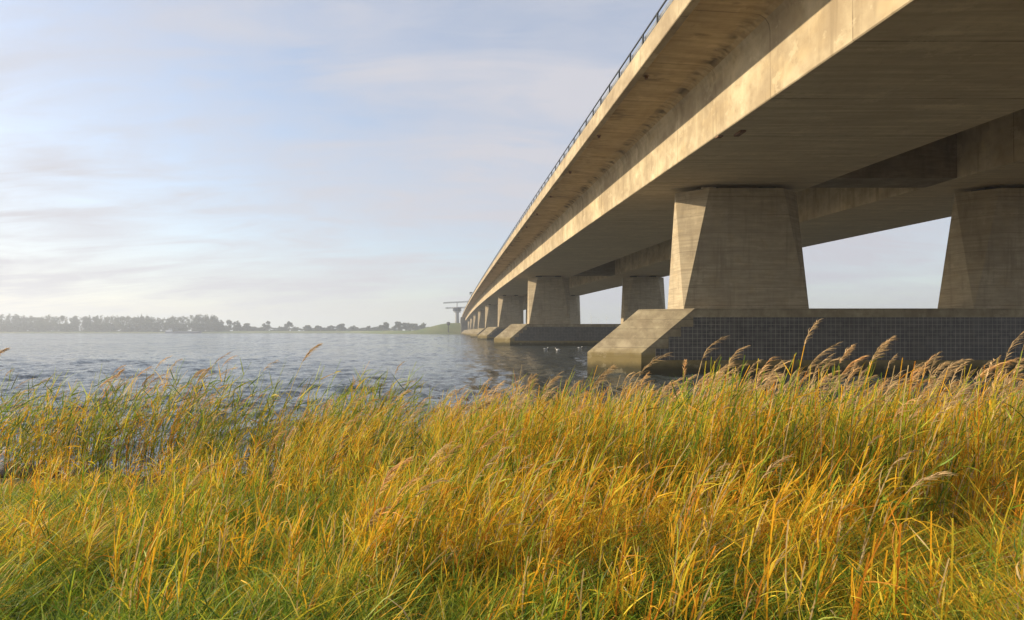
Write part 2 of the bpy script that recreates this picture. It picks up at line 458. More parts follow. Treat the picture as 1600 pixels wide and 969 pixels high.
# little rusted bracket left under the girder edge
z = soffit(28)+EYE
for bb in ((XL+.75, XL+1.0, 27.2, 27.9, z-.10, z+.01), (XL+.05, XL+.3, 28.0, 28.3, z-.05, z+.01)):
    m = MB(); m.box(*bb); m.build('bracket', M['rust'], bridge)
for q in range(14):
    yy = 20+q*9.6; zz_ = soffit(yy)+EYE+3.55
    m = MB(); m.tube([(9.95, yy, zz_-.14), (9.95, yy, zz_+.1)], .09, 8); m.tube([(9.95, yy, zz_-.01), (9.95, yy, zz_+.03)], .15, 8)
    m.build('drain_pipe', M['rust'], bridge)
z = soffit(292)+EYE+4.3
m = MB(); m.tube([(9.3, 292, z), (9.3, 292, z+2.6)], .12, 6); m.box(8.5, 10.0, 291.8, 292.2, z+2.2, z+2.7); m.box(8.6, 8.9, 291.7, 292.3, z+1.5, z+2.2)
m.build('signal_mast', M['post'], bridge)

# ------------------------------------------------------------------ ground near the camera
def ground_z(x, y):
    t = (y-2.0)/9.4
    z = 1.22-1.20*np.clip(t, -1.2, 3)
    z = np.where(z > 1.6, 1.6+(z-1.6)*.25, z)
    z = z+.07*(vnoise(x*.8+40, y*.8+12)-.5)+.10*(vnoise(x*.25, y*.25+90)-.5)
    return np.maximum(z, -2.5)
gx = np.linspace(-60, 75, 200); gy = np.concatenate([np.linspace(-60, 0, 20)[:-1], np.linspace(0, 45, 110)])
X, Y = np.meshgrid(gx, gy); Z = ground_z(X, Y)
V = np.stack([X, Y, Z], -1).reshape(-1, 3); nx = len(gx)
ii = (np.arange(len(gy)-1)[:, None]*nx+np.arange(nx-1)[None]).ravel()
k = NT('soil_and_litter')
c = k.mix(k.ramp(k.noise(3, 6, k.coord()), .35, .65), (.055, .045, .02), (.12, .085, .03))
c = k.mix(k.ramp(k.noise(25, 4, k.coord()), .5, .7, 0, .7), c, (.17, .13, .05))
k.link(c, k.b.inputs['Base Color']); k.b.inputs['Roughness'].default_value = .9
k.link(k.bump(k.noise(30, 5, k.coord()), .8, .03), k.b.inputs['Normal'])
me = np_mesh('bank', V, np.stack([ii, ii+1, ii+nx+1, ii+nx], 1), None, k.m)
o = bpy.data.objects.new('bank', me); C.objects.link(o); tag(o, 'sloping shore of soil under the grass', kind='structure')

# ------------------------------------------------------------------ water
dep = 1/np.linspace(1/6.5, 1/1400.0, 620)
dep = np.concatenate([dep, [2200, 4000, 7000, 12000]])
ang = np.linspace(-1.05, 1.35, 760)
D, A = np.meshgrid(dep, ang, indexing='ij')
WX = D*A; WY = D.copy()
gap = np.gradient(dep)[:, None]
Zw = np.zeros_like(WX)
wr_ = np.random.default_rng(3)
for q in range(64):
    lam = .30*(15**(q/63.0)); th = wr_.normal(0.25, .55)      # travelling roughly to +X, towards the camera
    kx, ky = math.cos(th), -math.sin(th)
    amp = .0072*lam**.7*wr_.uniform(.6, 1.3)
    ph = wr_.uniform(0, 6.28)
    att = np.clip((lam/np.maximum(gap, D*2.4/760)-2.2)/2.0, 0, 1)
    arg = 2*math.pi/lam*(kx*WX+ky*WY)+ph+1.6*vnoise(WX/(lam*4)+q, WY/(lam*4))
    Zw += att*amp*(np.sin(arg)+.25*np.sin(2*arg+.8))
Zw *= (.65+.7*vnoise(WX/14+5, WY/9+3))*np.clip(WY/14-.25, .25, 1)
Vw = np.stack([WX, WY, Zw], -1).reshape(-1, 3); nx = len(ang)
ii = (np.arange(len(dep)-1)[:, None]*nx+np.arange(nx-1)[None]).ravel()
k = NT('lake_water')
k.b.inputs['Roughness'].default_value = .12; k.b.inputs['IOR'].default_value = 1.33
c = k.mix(k.ramp(k.noise(.06, 3, k.coord()), .35, .65), (.050, .064, .072), (.068, .080, .078))
k.link(c, k.b.inputs['Base Color'])
def wave_slope(scale, detail, amp, fac=None):
    nd = k.node('ShaderNodeTexNoise'); nd.inputs['Scale'].default_value = 1.0; nd.inputs['Detail'].default_value = detail
    nd.inputs['Roughness'].default_value = .6; k.link(k.coord(scale), nd.inputs['Vector'])
    sb = k.node('ShaderNodeVectorMath', operation='SUBTRACT'); k.link(nd.outputs['Color'], sb.inputs[0]); sb.inputs[1].default_value = (.5, .5, .5)
    mu = k.node('ShaderNodeVectorMath', operation='MULTIPLY'); k.link(sb.outputs[0], mu.inputs[0]); mu.inputs[1].default_value = (amp*.7, amp, 0)
    if fac is None: return mu.outputs[0]
    sc_ = k.node('ShaderNodeVectorMath', operation='SCALE'); k.link(mu.outputs[0], sc_.inputs[0]); k.link(fac, sc_.inputs['Scale']); return sc_.outputs[0]
yf = k.ramp(k.sep()[1], 60, 260, .0, 1)
gust = k.ramp(k.noise(1.0, 3, k.coord((.012, .004, 1))), .35, .65, .65, 1.15)
geo = k.node('ShaderNodeNewGeometry'); vsum = geo.outputs['Normal']
for vv in (wave_slope((2.6, 3.4, 1), 4, .95, gust), wave_slope((.75, 1.0, 1), 3, .75, gust), wave_slope((9, 12, 1), 2, .35), wave_slope((.30, .035, 1), 3, 1.0, yf), wave_slope((.8, .10, 1), 3, .55, k.ramp(k.sep()[1], 25, 80, 0, 1))):
    ad = k.node('ShaderNodeVectorMath', operation='ADD'); k.link(vsum, ad.inputs[0]); k.link(vv, ad.inputs[1]); vsum = ad.outputs[0]
nm = k.node('ShaderNodeVectorMath', operation='NORMALIZE'); k.link(vsum, nm.inputs[0]); k.link(nm.outputs[0], k.b.inputs['Normal'])
me = np_mesh('water', Vw, np.stack([ii, ii+1, ii+nx+1, ii+nx], 1), None, k.m)
o = bpy.data.objects.new('water', me); C.objects.link(o); tag(o, 'rippled grey blue lake water', kind='structure')
# lake bed / land sheet to the horizon
m = MB(); m.add([(-16000, -3000, -3), (16000, -3000, -3), (16000, 16000, -3), (-16000, 16000, -3)], [(0, 1, 2, 3)])
tag(m.build('ground', M['stone']), 'flat lake bed below the water', kind='structure')

# ------------------------------------------------------------------ far shore
def shore_y(x):
    # bends towards the camera where the bridge lands
    t = np.clip((x+190)/150.0, 0, 1); t = t*t*(3-2*t)
    u = np.clip((x-60)/200.0, 0, 1)
    return 950-t*(950-615)*(1-u)
def far_z(x, y):
    s_ = shore_y(x); z = np.clip((y-s_)/10.0, -1, 1)*1.6
    z = z+np.clip((y-s_-14)/12.0, 0, 1)*2.2
    mound = np.exp(-np.clip(np.abs(x-30)-30, 0, None)**2/(2*26.0**2))*np.clip((y-608)/22.0, 0, 1)*11.5
    return np.maximum(z, mound+z*.2)
gx = np.concatenate([np.linspace(-3500, -400, 30)[:-1], np.linspace(-400, 320, 150), np.linspace(320, 5000, 30)[1:]])
gy = np.concatenate([np.linspace(600, 1000, 160), np.linspace(1010, 1500, 12), [2200, 4000, 8000, 13000]])
X, Y = np.meshgrid(gx, gy); Z = far_z(X, Y)
V = np.stack([X, Y, Z], -1).reshape(-1, 3); nx = len(gx)
ii = (np.arange(len(gy)-1)[:, None]*nx+np.arange(nx-1)[None]).ravel()
k = NT('dike_grass')
c = k.mix(k.ramp(k.noise(.04, 6, k.coord()), .35, .65), (.085, .13, .035), (.16, .17, .06))
k.link(c, k.b.inputs['Base Color']); k.b.inputs['Roughness'].default_value = .9
k.link(k.bump(k.noise(.8, 4, k.coord()), .6, .3), k.b.inputs['Normal'])
me = np_mesh('far_shore', V, np.stack([ii, ii+1, ii+nx+1, ii+nx], 1), None, k.m)
o = bpy.data.objects.new('far_shore', me); C.objects.link(o); tag(o, 'grassy dike on the far shore', kind='structure')

def crown_arrays(r, h, w, n_, trunk=.15, base=(.06, .085, .03), shape='round'):
    """many leaf clump triangles spread over lobes"""
    nl = 9
    lobes = []
    for q in range(nl):
        t = r.uniform(0, 1); a = r.uniform(0, 6.28)
        rad = w*.5*(math.sin(math.pi*(.2+.7*t)))*r.uniform(.3, .8)
        lobes.append((rad*math.cos(a), rad*math.sin(a), h*(trunk+.14+(.72-trunk)*t), w*r.uniform(.16, .30), h*r.uniform(.10, .2)))
    lobes = np.array(lobes)
    L = lobes[r.integers(0, nl, n_)]
    v = r.normal(size=(n_, 3)); v /= np.linalg.norm(v, axis=1)[:, None]; v *= (r.random(n_)**.35)[:, None]
    c = np.stack([L[:, 0]+v[:, 0]*L[:, 3], L[:, 1]+v[:, 1]*L[:, 3], L[:, 2]+v[:, 2]*L[:, 4]], 1)
    s_ = w*.045*r.uniform(.6, 1.5, n_)[:, None]
    e1 = r.normal(size=(n_, 3)); e1 /= np.linalg.norm(e1, axis=1)[:, None]
    e2 = np.cross(e1, r.normal(size=(n_, 3))); e2 /= np.linalg.norm(e2, axis=1)[:, None]
    V = np.stack([c-s_*e1-s_*e2, c+s_*e1-s_*e2, c+s_*e1+s_*e2, c-s_*e1+s_*e2], 1).reshape(-1, 3)
    Q = np.arange(4*n_).reshape(-1, 4)
    col = np.array(base)[None]*r.uniform(.7, 1.35, (n_, 1))*np.array([1, 1, 1])
    return V, Q, np.repeat(col, 4, 0)

def far_tree(px, top, wpx, d, label, r, base=(.055, .075, .035)):
    x = (px-707.5)*d/F; g = float(far_z(np.array(x), np.array(float(d))))
    ztop = EYE+(518-top)*d/F; h = ztop-g; wd = wpx*d/F
    t = empty('tree', (x, d, g)); tag(t, label, 'tree', 'single trees along the far dike')
    V, Q, c = crown_arrays(r, h, wd, 420, .12, base)
    o = bpy.data.objects.new('crown', np_mesh('crown', V, Q, c, M['crown'], False)); C.objects.link(o); o.parent = t
    m = MB(); m.tube([(0, 0, -.5), (.1, 0, h*.35), (.3, .1, h*.6)], [wd*.035, wd*.025, wd*.012], 7)
    for a in range(4):
        th = a*1.6; m.tube([(.1, 0, h*.3), (wd*.2*math.cos(th), wd*.2*math.sin(th), h*.55)], [wd*.015, wd*.006], 5)
    m.build('trunk', M['bark'], t)
tr = np.random.default_rng(21)
TREES = [
 (345, 500, 12, 'small round tree just right of the tall far wood'),
 (358, 499, 13, 'pale rounded tree second from the end of the far wood'),
 (371, 500, 12, 'dark low tree between the far wood and the lone tall tree'),
 (386, 505, 14, 'low bushy tree at the left foot of the lone tall tree'),
 (417, 501, 14, 'lone tall oval tree on the far dike right of the wood'),
 (452, 502, 13, 'lone dome shaped tree in a gap of the far dike'),
 (481, 508, 16, 'low wide tree between dome shaped tree and middle grove'),
 (498, 508, 12, 'small low tree right of the low wide tree'),
 (517, 509, 15, 'low hazy tree left of the middle tree'),
 (533, 505, 17, 'middle tree of the far dike with broad crown'),
 (552, 508.5, 10, 'tiny pointed tree right of the broad middle tree'),
 (576, 509, 12, 'tiny low tree half way between two broad far trees'),
 (600, 502, 18, 'broad dark tree standing alone before the double grove'),
 (622, 503, 17, 'left tree of the double grove near the bridge ramp'),
 (634, 503, 15, 'second tree of the double grove near the bridge ramp'),
 (648, 503, 18, 'third round tree of the grove near the bridge ramp'),
 (662, 505, 15, 'last low tree of the grove against the bridge ramp'),
]
for px, top, wpx, lab in TREES:
    far_tree(px, top, wpx, 985 if px < 600 else 960, lab, tr, (.05, .07, .035) if int(px) % 2 else (.065, .08, .04))
# hedge band and far wood: one mass each
def mass(name, xs, tops, dmin, dmax, n_, wpx, label, cat, base, bare=0):
    Vs, Qs, Cs = [], [], []; off = 0
    for q in range(n_):
        px = tr.uniform(xs[0], xs[-1]); d = tr.uniform(dmin, dmax)
        top = np.interp(px, xs, tops)+tr.uniform(-.6, 2.8)
        x = (px-707.5)*d/F; g = float(far_z(np.array(x), np.array(d))); h = EYE+(518-top)*d/F-g
        b = np.array(base)*tr.uniform(.75, 1.3)*(np.array([1.25, 1.1, .9]) if tr.random() < .3 else 1)
        V, Q, c = crown_arrays(tr, h, wpx*tr.uniform(.6, 1.2)*d/F, 260, -.1, b)
        V += (x, d, g); Vs.append(V); Qs.append(Q+off); Cs.append(c); off += len(V)
    o = bpy.data.objects.new(name, np_mesh(name, np.concatenate(Vs), np.concatenate(Qs), np.concatenate(Cs), M['crown'], False)); C.objects.link(o)
    tag(o, label, cat, kind='stuff')
mass('far_wood', [-260, 0, 40, 52, 64, 80, 150, 190, 230, 245, 262, 275, 300, 325, 336, 341],
     [491, 490, 490.5, 494, 494, 491, 491.5, 492, 492, 496, 494, 491, 489.5, 489, 491, 499], 985, 1060, 330, 11,
     'tall pale wood along the far left shore', 'wood', (.075, .095, .05))
mass('far_hedge', [-260, 0, 200, 330, 345], [503, 503, 504, 503, 508], 968, 984, 220, 13,
     'dark undergrowth along the foot of the far wood', 'hedge', (.06, .08, .045))
mass('far_hedge', [330, 400, 480, 560, 640, 680], [507, 509.5, 511, 511.5, 509, 510], 1000, 1080, 130, 12,
     'low hazy hedge behind the far dike', 'hedge', (.06, .08, .045))
mass('far_hedge', [760, 900, 1100, 1400, 2000], [509, 510, 508, 510, 509], 1100, 1300, 130, 18,
     'low hazy hedge on the shore beyond the bridge', 'hedge', (.06, .08, .045))

# control tower with two long arms by the bridge end
tx, ty = 5.0, 668.0; u = ty/F
g = float(far_z(np.array(tx), np.array(ty)))
t = empty('control_tower', (tx, ty, g)); tag(t, 'grey control tower with two long horizontal arms at the bridge end', 'tower')
zh = EYE+31*u-g
m = MB(); m.tube([(0, 0, -1), (0, 0, zh)], [2.5, 2.1], 14); m.build('tower_shaft', M['tower'], t)
m = MB(); m.prism([(5.0*math.cos(a*math.pi/4), 5.0*math.sin(a*math.pi/4)) for a in range(8)], zh+.6, zh+4.2)
cabn = m.build('tower_cabin', M['glass'], t)
m = MB(); m.prism([(5.6*math.cos(a*math.pi/4), 5.6*math.sin(a*math.pi/4)) for a in range(8)], zh+4.2, zh+4.9)
m.prism([(4.2*math.cos(a*math.pi/4), 4.2*math.sin(a*math.pi/4)) for a in range(8)], zh-1.0, zh+.6); m.build('roof_slab', M['tower'], cabn)
m = MB(); m.tube([(0, 0, zh+4), (0, 0, EYE+46*u-g)], .45, 8); m.build('mast', M['tower'], t)
for (xa, xb, za, zb) in ((-16, 15, 43.8, 46), (-13.5, 12, 35.8, 36.8)):
    m = MB()
    a = np.array([xa, 0, EYE+za*u-g]); b = np.array([xb, 0, EYE+zb*u-g])
    for dz in (0, 1.1):
        m.tube([a+(0, 0, dz), b+(0, 0, dz)], .32, 6)
    for q in range(15):
        p = a+(b-a)*q/15; p2 = a+(b-a)*(q+1)/15; m.tube([p+(0, 0, 1.1*(q % 2)), p2+(0, 0, 1.1*((q+1) % 2))], .22, 5)
    m.build('arm', M['tower'], t)
# beacon post on the shore
bx, by = (700.6-707.5)*612/F, 612.0
t = empty('beacon', (bx, by, 0)); tag(t, 'small dark beacon post at the water edge left of the tower', 'beacon')
m = MB(); m.tube([(0, 0, -1.5), (0, 0, 9.6)], [.7, .5], 8); m.build('post', M['post'], t)
m = MB(); m.tube([(0, 0, 9.4), (0, 0, 10.2), (0, 0, 12.6), (0, 0, 13.0)], [1.2, 2.0, 2.0, .7], 10); m.build('lantern_head', M['post'], t)
# wind turbines
def turbine():
    t = empty('wind_turbine'); tag(t, 'x', 'wind turbine', 'distant wind turbines on the horizon')
    m = MB(); m.tube([(0, 0, 0), (0, 0, 60)], [2.3, 1.3], 10); m.build('mast', M['white'], t)
    m = MB(); m.box(-1.6, 1.6, -2, 5, 59, 62.4, 0, .3); m.ell((0, -2.6, 60.7), (1.4, 1.4, 1.4)); m.build('nacelle', M['white'], t)
    for q in range(3):
        a = R(90+120*q+17); dx, dz = math.cos(a), math.sin(a)
        m = MB(); m.tube([(0, -2.8, 60.7), (dx*4, -2.8, 60.7+dz*4), (dx*24, -2.8, 60.7+dz*24)], [.6, 1.2, .25], 6); m.build('blade', M['white'], t)
    return t
t0 = turbine()
for q, (px, d, lab) in enumerate([(924, 2300, 'leftmost faint wind turbine seen under the bridge'), (948, 2500, 'right faint wind turbine seen under the bridge'), (935, 2900, 'smallest faint wind turbine between two others under the bridge')]):
    if q == 0: t = t0
    else:
        t = t0.copy(); C.objects.link(t)
        for ch in t0.children:
            c_ = ch.copy(); C.objects.link(c_); c_.parent = t
    t.location = ((px-707.5)*d/F, d, 1); t['label'] = lab
# barge
d = 925; x = (286-707.5)*d/F
t = empty('barge', (x, d, 0)); tag(t, 'long dark cargo barge moored before the far wood', 'barge')
m = MB()
secs = [(-29, .4, 2.2), (-27, 3.6, 1.9), (-20, 4.6, 1.6), (20, 4.6, 1.6), (26, 3.4, 2.0), (30, .4, 3.0)]
vs = []; 
for sx, hw, zt in secs: vs += [(sx, -hw, -.5), (sx, -hw, zt+.4), (sx, hw, zt+.4), (sx, hw, -.5)]
fs = [(0, 1, 2, 3), (20, 23, 22, 21)]
for a in range(5):
    for q in range(4): fs.append((a*4+q, a*4+(q+1) % 4, (a+1)*4+(q+1) % 4, (a+1)*4+q))
m.add(vs, fs); m.build('hull', M['hull'], t)
m = MB(); m.prism([(-12, -3.6), (24, -3.6), (24, 3.6), (-12, 3.6)], 1.7, 3.3, 0, .25); m.build('hatch_cover', M['hold'], t)
m = MB(); m.box(-26, -18, -3, 3, 2, 4.6, 0, .2); cb_ = m.build('deckhouse', M['white'], t)
m = MB(); m.box(-22.5, -18.6, -2.2, 2.2, 4.6, 6.9, 0, .2); m.build('wheelhouse', M['white'], t)
m = MB(); m.box(-22.6, -18.5, -2.25, 2.25, 5.5, 6.3); m.build('wheelhouse_window', M['glass'], t)
m = MB(); m.tube([(-17, 0, 2), (-17, 0, 11)], .15, 6); m.tube([(26, 0, 2), (26, 0, 8)], .15, 6); m.build('mast', M['post'], t)

# gulls on the water under the bridge
def gull():
    t = empty('gull'); tag(t, 'x', 'gull', 'white gulls swimming between the first two piers')
    m = MB()
    prof = [(-.26, .02, .13), (-.18, .07, .11), (-.05, .105, .10), (.08, .10, .11), (.16, .065, .14), (.19, .045, .2), (.21, .05, .26), (.25, .045, .29), (.29, .02, .285)]
    m.tube([(a, 0, c) for a, b, c in prof], [b for a, b, c in prof], 12)
    m.build('body', M['gull'], t, True)
    for sy in (-1, 1):
        m = MB(); m.tube([(.10, sy*.075, .15), (-.05, sy*.10, .15), (-.2, sy*.07, .16), (-.33, sy*.02, .12)], [.03, .065, .05, .008], 8); m.build('wing', M['gull_grey'], t, True)
    m = MB(); m.tube([(.28, 0, .285), (.34, 0, .27)], [.016, .004], 6); m.build('beak', M['beak'], t)
    return t
g0 = gull()
for q, (px, py, rz, lab) in enumerate([(853, 546.7, .3, 'white gull on the water nearest the second pier footing'), (871.5, 548, 2.8, 'middle white gull on the water, closest to the reeds'), (906.5, 545, .1, 'white gull on the water beside the nearest sloped footing')]):
    if q == 0: t = g0
    else:
        t = g0.copy(); C.objects.link(t)
        for ch in g0.children:
            c_ = ch.copy(); C.objects.link(c_); c_.parent = t
    d = EYE*F/(py-518); t.location = ((px-707.5)*d/F, d, -.02); t.rotation_euler = (0, 0, rz); t.scale = (1.35,)*3; t['label'] = lab

# shoreline stones at the left
sr = np.random.default_rng(8)
STL = ['dark stone at the water edge, leftmost of the row', 'flat dark stone second along the left shoreline', 'small wet stone third along the left shoreline', 'round wet stone half hidden by grass on left shore', 'dark stone where the left reeds begin', 'last small stone of the left shoreline row']
for q in range(6):
    px = [8, 35, 70, 115, 160, 330][q]; d = 11.2+sr.uniform(-.3, .4); x = (px-707.5)*d/F
    m = MB(); sz = sr.uniform(.12, .26)
    m.ell((0, 0, 0), (sz*1.4, sz, sz*.7), 10, 7)
    m.v = [(a*(1+.25*math.sin(5*b/sz+q)), b*(1+.2*math.sin(4*a/sz)), c_*(1+.2*math.sin(3*a/sz+2*b/sz))) for a, b, c_ in m.v]
    o = m.build('shore_stone', M['stone'], None, True); o.location = (x, d, float(ground_z(np.array(x), np.array(d)))+.05)
    tag(o, STL[q], 'stone', 'stones along the left waterline')

# ------------------------------------------------------------------ vegetation
def ribbons(P, d0, d1, L, W, side, c0, c1, K=4, prof='blade'):
    """P (n,3) roots; d0 initial and d1 final direction (unit); centre line integrates the turn; returns V,Q,col"""
    n_ = len(P); t = np.linspace(0, 1, K+1)
    Vv = np.zeros((n_, K+1, 2, 3)); pos = P.copy(); cc = np.zeros((n_, K+1, 2, 3))
    for a, tt in enumerate(t):
        if a:
            tm = tt-.5/K; dd = d0*(1-tm)[None] if False else d0*(1-tm)+d1*tm
            dd /= np.linalg.norm(dd, axis=1)[:, None]; pos = pos+dd*(L/K)[:, None]
        if prof == 'blade': w_ = W*(min(1, tt*3+.5)*(1-tt)**.75)
        elif prof == 'stem': w_ = W*(1-.65*tt)
        else: w_ = W*(1-tt*.8)
        w_ = np.maximum(w_, W*.04)
        Vv[:, a, 0] = pos-side*w_[:, None]*.5; Vv[:, a, 1] = pos+side*w_[:, None]*.5
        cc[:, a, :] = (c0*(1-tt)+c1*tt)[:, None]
    base = (np.arange(n_)*(K+1)*2)[:, None]; a = np.arange(K)[None]*2
    i0 = base+a; Q = np.stack([i0, i0+1, i0+3, i0+2], -1).reshape(-1, 4)
    return Vv.reshape(-1, 3), Q, cc.reshape(-1, 3)
def unit(v): return v/np.linalg.norm(v, axis=-1, keepdims=True)
class Acc:
    def __init__(s): s.V = []; s.Q = []; s.c = []; s.n = 0
    def add(s, V, Q, c): s.V.append(V); s.Q.append(Q+s.n); s.c.append(c); s.n += len(V)
    def obj(s, name, mat, parent=None):
        o = bpy.data.objects.new(name, s.mesh(name, mat)); C.objects.link(o); o.parent = parent; return o
    def mesh(s, name, mat): return np_mesh(name, np.concatenate(s.V), np.concatenate(s.Q), np.concatenate(s.c), mat)

GOLD = np.array([.84, .50, .03]); ORANGE = np.array([.66, .28, .025]); YEL = np.array([.76, .62, .05])
GREEN = np.array([.19, .31, .025]); DGREEN = np.array([.08, .15, .02]); LIME = np.array([.42, .50, .05]); STRAW = np.array([.66, .52, .27])
PLUME = np.array([.72, .53, .28])
def pick(r, pal, prob, n_):
    i = r.choice(len(pal), n_, p=np.array(prob)/sum(prob)); return np.array(pal)[i]*r.uniform(.75, 1.25, (n_, 1))

def grass(r, n_, dmin, dmax, hmin, hmax, goldness, wide=(.005, .011), xr_=(-.92, 1.12), K=4, bendk=1.0):
    d = np.sqrt(r.uniform(dmin**2, dmax**2, n_)); x = d*r.uniform(xr_[0], xr_[1], n_)
    kp = (x/d > -.12) | (d < 9.6+.5*np.sin(x*1.7)+.3*np.sin(x*4.1)); x = x[kp]; d = d[kp]; n_ = len(x)
    z = ground_z(x, d)
    cl = vnoise(x*1.3+7, d*1.3+3); cl2 = vnoise(x*.55+70, d*.55+31)
    P = np.stack([x, d, z-.02], 1)
    az = r.uniform(0, 6.28, n_); wind = np.array([1, .1, 0])
    hz = np.stack([np.cos(az), np.sin(az), 0*az], 1)
    tilt = r.uniform(.05, .5, n_)[:, None]
    d0 = unit(np.array([0, 0, 1.])+hz*tilt+wind*.04)
    d1 = unit(np.array([0, 0, .5])+hz*r.uniform(.3, 1.2, n_)[:, None]*bendk+wind*.18+np.array([0, 0, -1])*r.uniform(0, .7, n_)[:, None]*bendk)
    L = r.uniform(hmin, hmax, n_)*(.3+1.25*cl)*np.where(x/d < -.12, np.clip(1.25-.08*d, .4, 1), 1)
    W = r.uniform(*wide, n_)
    side = unit(np.cross(d0, r.normal(size=(n_, 3))))
    g = np.clip(goldness(x, d)+(.8*(cl2-.5))+(cl-.5)*.5+r.normal(0, .16, n_), 0, 1)[:, None]
    cg = pick(r, [GREEN, DGREEN, LIME, YEL], [5, 2.5, 3, .9], n_); co_ = pick(r, [GOLD, ORANGE, YEL, STRAW, LIME], [4, 1.6, 3.4, 1, 2], n_)
    c = np.where(r.random((n_, 1)) < g, co_, cg)
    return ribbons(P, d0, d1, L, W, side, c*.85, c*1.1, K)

def reeds(r, P, H, lean, style, nleaf=8, plume=True, detail=1.0, leaf_len=(.26, .46), lw=(.008, .016), psize=1.0):
    """P (n,3) roots, H heights, lean 0..1; style 0 green ..1 gold.  returns stem, leaf, plume arrays"""
    n_ = len(P); wind = np.array([1, 0, 0.])
    az = r.uniform(-.5, .5, n_); wd = np.stack([np.cos(az), np.sin(az), 0*az], 1)
    up = np.array([0, 0, 1.])
    d0 = unit(up+wd*.02+r.normal(0, .10, (n_, 3))*[1, 1, 0]); d1 = unit(up+wd*(lean*1.2)[:, None])
    S = Acc(); Lf = Acc(); Pl = Acc()
    isg = r.random(n_) < style
    stc = np.where(isg[:, None], pick(r, [GOLD, STRAW, YEL, ORANGE], [3, 2, 2, 1], n_), pick(r, [GREEN, LIME, STRAW], [2, 3, 1], n_))
    K = 7
    for q in range(3):
        a = 2.094*q; sd = unit(np.cross(d0, np.tile(np.array([math.cos(a), math.sin(a), 0.1]), (n_, 1))))
        off = .0030*np.array([math.cos(a), math.sin(a), 0])
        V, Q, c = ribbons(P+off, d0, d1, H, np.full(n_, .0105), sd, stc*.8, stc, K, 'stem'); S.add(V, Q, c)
    # centreline evaluation
    pts = [P]; dirs = [d0]
    KK = 24
    for a in range(KK):
        tm = (a+.5)/KK; dd = unit(d0*(1-tm)+d1*tm); pts.append(pts[-1]+dd*(H/KK)[:, None]); dirs.append(dd)
    pts = np.array(pts); dirs = np.array(dirs)
    for j in range(nleaf):
        t = .18+.78*(j+r.uniform(-.4, .4, n_))/nleaf; t = np.clip(t, .1, .98)
        idx = (t*KK).astype(int); ar = np.arange(n_); bp = pts[idx, ar]; bd = dirs[idx, ar]
        sgn = 1 if j % 2 else -1
        sv = np.stack([-wd[:, 1], wd[:, 0], 0*az], 1)*sgn
        rv = r.normal(0, .35, (n_, 3))
        l0 = unit(bd*1.0+wd*r.uniform(-.55, .6, n_)[:, None]+sv*.35+rv*.7)
        l1 = unit(wd*(r.uniform(-.5, .7, n_)+np.clip(lean, 0, 1)*.6)[:, None]+sv*.3+up*r.uniform(-.35, 1.1, n_)[:, None]+rv*1.1)
        side = unit(np.cross(l0, np.stack([r.normal(0, 1, n_), r.normal(1.2, .6, n_), r.normal(0, .5, n_)], 1)))
        LL = r.uniform(*leaf_len, n_)*(1-.35*np.abs(t-.6)); W = r.uniform(*lw, n_)
        cg = pick(r, [GREEN, LIME, DGREEN, YEL], [4, 2.2, 3, .8], n_); co_ = pick(r, [GOLD, ORANGE, YEL, LIME, STRAW], [5, 1.8, 3.4, 1.5, .6], n_)
        pg = np.where(isg, .88, .14)+(.25*(1-t)-.1)
        c = np.where((r.random(n_) < pg)[:, None], co_, cg)
        tipc = np.where((r.random(n_) < .5)[:, None], c*1.1, c*.6+GOLD*.4)
        Lf.add(*ribbons(bp, l0, l1, LL, W, side, c, tipc, 4))
    if plume is not False:
        sel = np.arange(n_) if plume is True else np.where(plume)[0]
        if len(sel):
            m_ = len(sel); tp = pts[-1, sel]; td = dirs[-1, sel]; w2 = wd[sel]
            PL = r.uniform(.22, .38, m_)*psize
            dn = unit(td*.5+w2*.95-up*r.uniform(-.25, .35, m_)[:, None])
            pc = PLUME*r.uniform(.7, 1.25, (m_, 1))*np.array([1, 1, 1])+np.where(r.random((m_, 1)) < .3, np.array([.06, -.02, -.05]), 0)
            nb = int(58*detail)
            Pl.add(*ribbons(tp, td, dn, PL, np.full(m_, .006), unit(np.cross(td, w2+[0, .01, .3])), pc*.8, pc, 5, 'stem'))
            for b in range(nb):
                u_ = (b+.5)/nb*.97; uu = u_-.0
                # position on the axis
                pp = tp.copy(); 
                for a in range(6):
                    tm = uu*(a+.5)/6; pp = pp+unit(td*(1-tm)+dn*tm)*(PL*uu/6)[:, None]
                ax = unit(td*(1-uu)+dn*uu)
                rv = unit(r.normal(size=(m_, 3)))
                b0 = unit(ax*1.0+rv*.75+w2*.25); b1 = unit(ax*.8+rv*.25+w2*.9-up*.35)
                bl = PL*r.uniform(.2, .36, m_)*(1-.55*uu)*(.55+1.2*min(uu*3, 1)*.6)
                side = unit(np.cross(b0, r.normal(size=(m_, 3))))
                cc = pc*r.uniform(.65, 1.3, (m_, 1))
                Pl.add(*ribbons(pp, b0, b1, bl, np.full(m_, .0075*psize), side, cc*.9, cc*1.15, 2, 'pl'))
    return S, Lf, Pl

# short grass and herbs
gld = lambda x, d: .22+.30*np.clip((x/d+.35)*1.2, 0, 1)+.18*np.clip((d-5)/4, 0, 1)
A_ = Acc()
r1 = np.random.default_rng(101)
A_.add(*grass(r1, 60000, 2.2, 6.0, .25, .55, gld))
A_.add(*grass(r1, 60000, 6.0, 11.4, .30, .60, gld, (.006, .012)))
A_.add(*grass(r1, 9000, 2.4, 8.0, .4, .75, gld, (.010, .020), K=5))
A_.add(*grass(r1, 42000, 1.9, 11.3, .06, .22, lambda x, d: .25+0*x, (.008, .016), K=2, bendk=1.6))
o = A_.obj('grass', M['leaf']); tag(o, 'green and golden grass covering the bank', 'grass', kind='stuff')

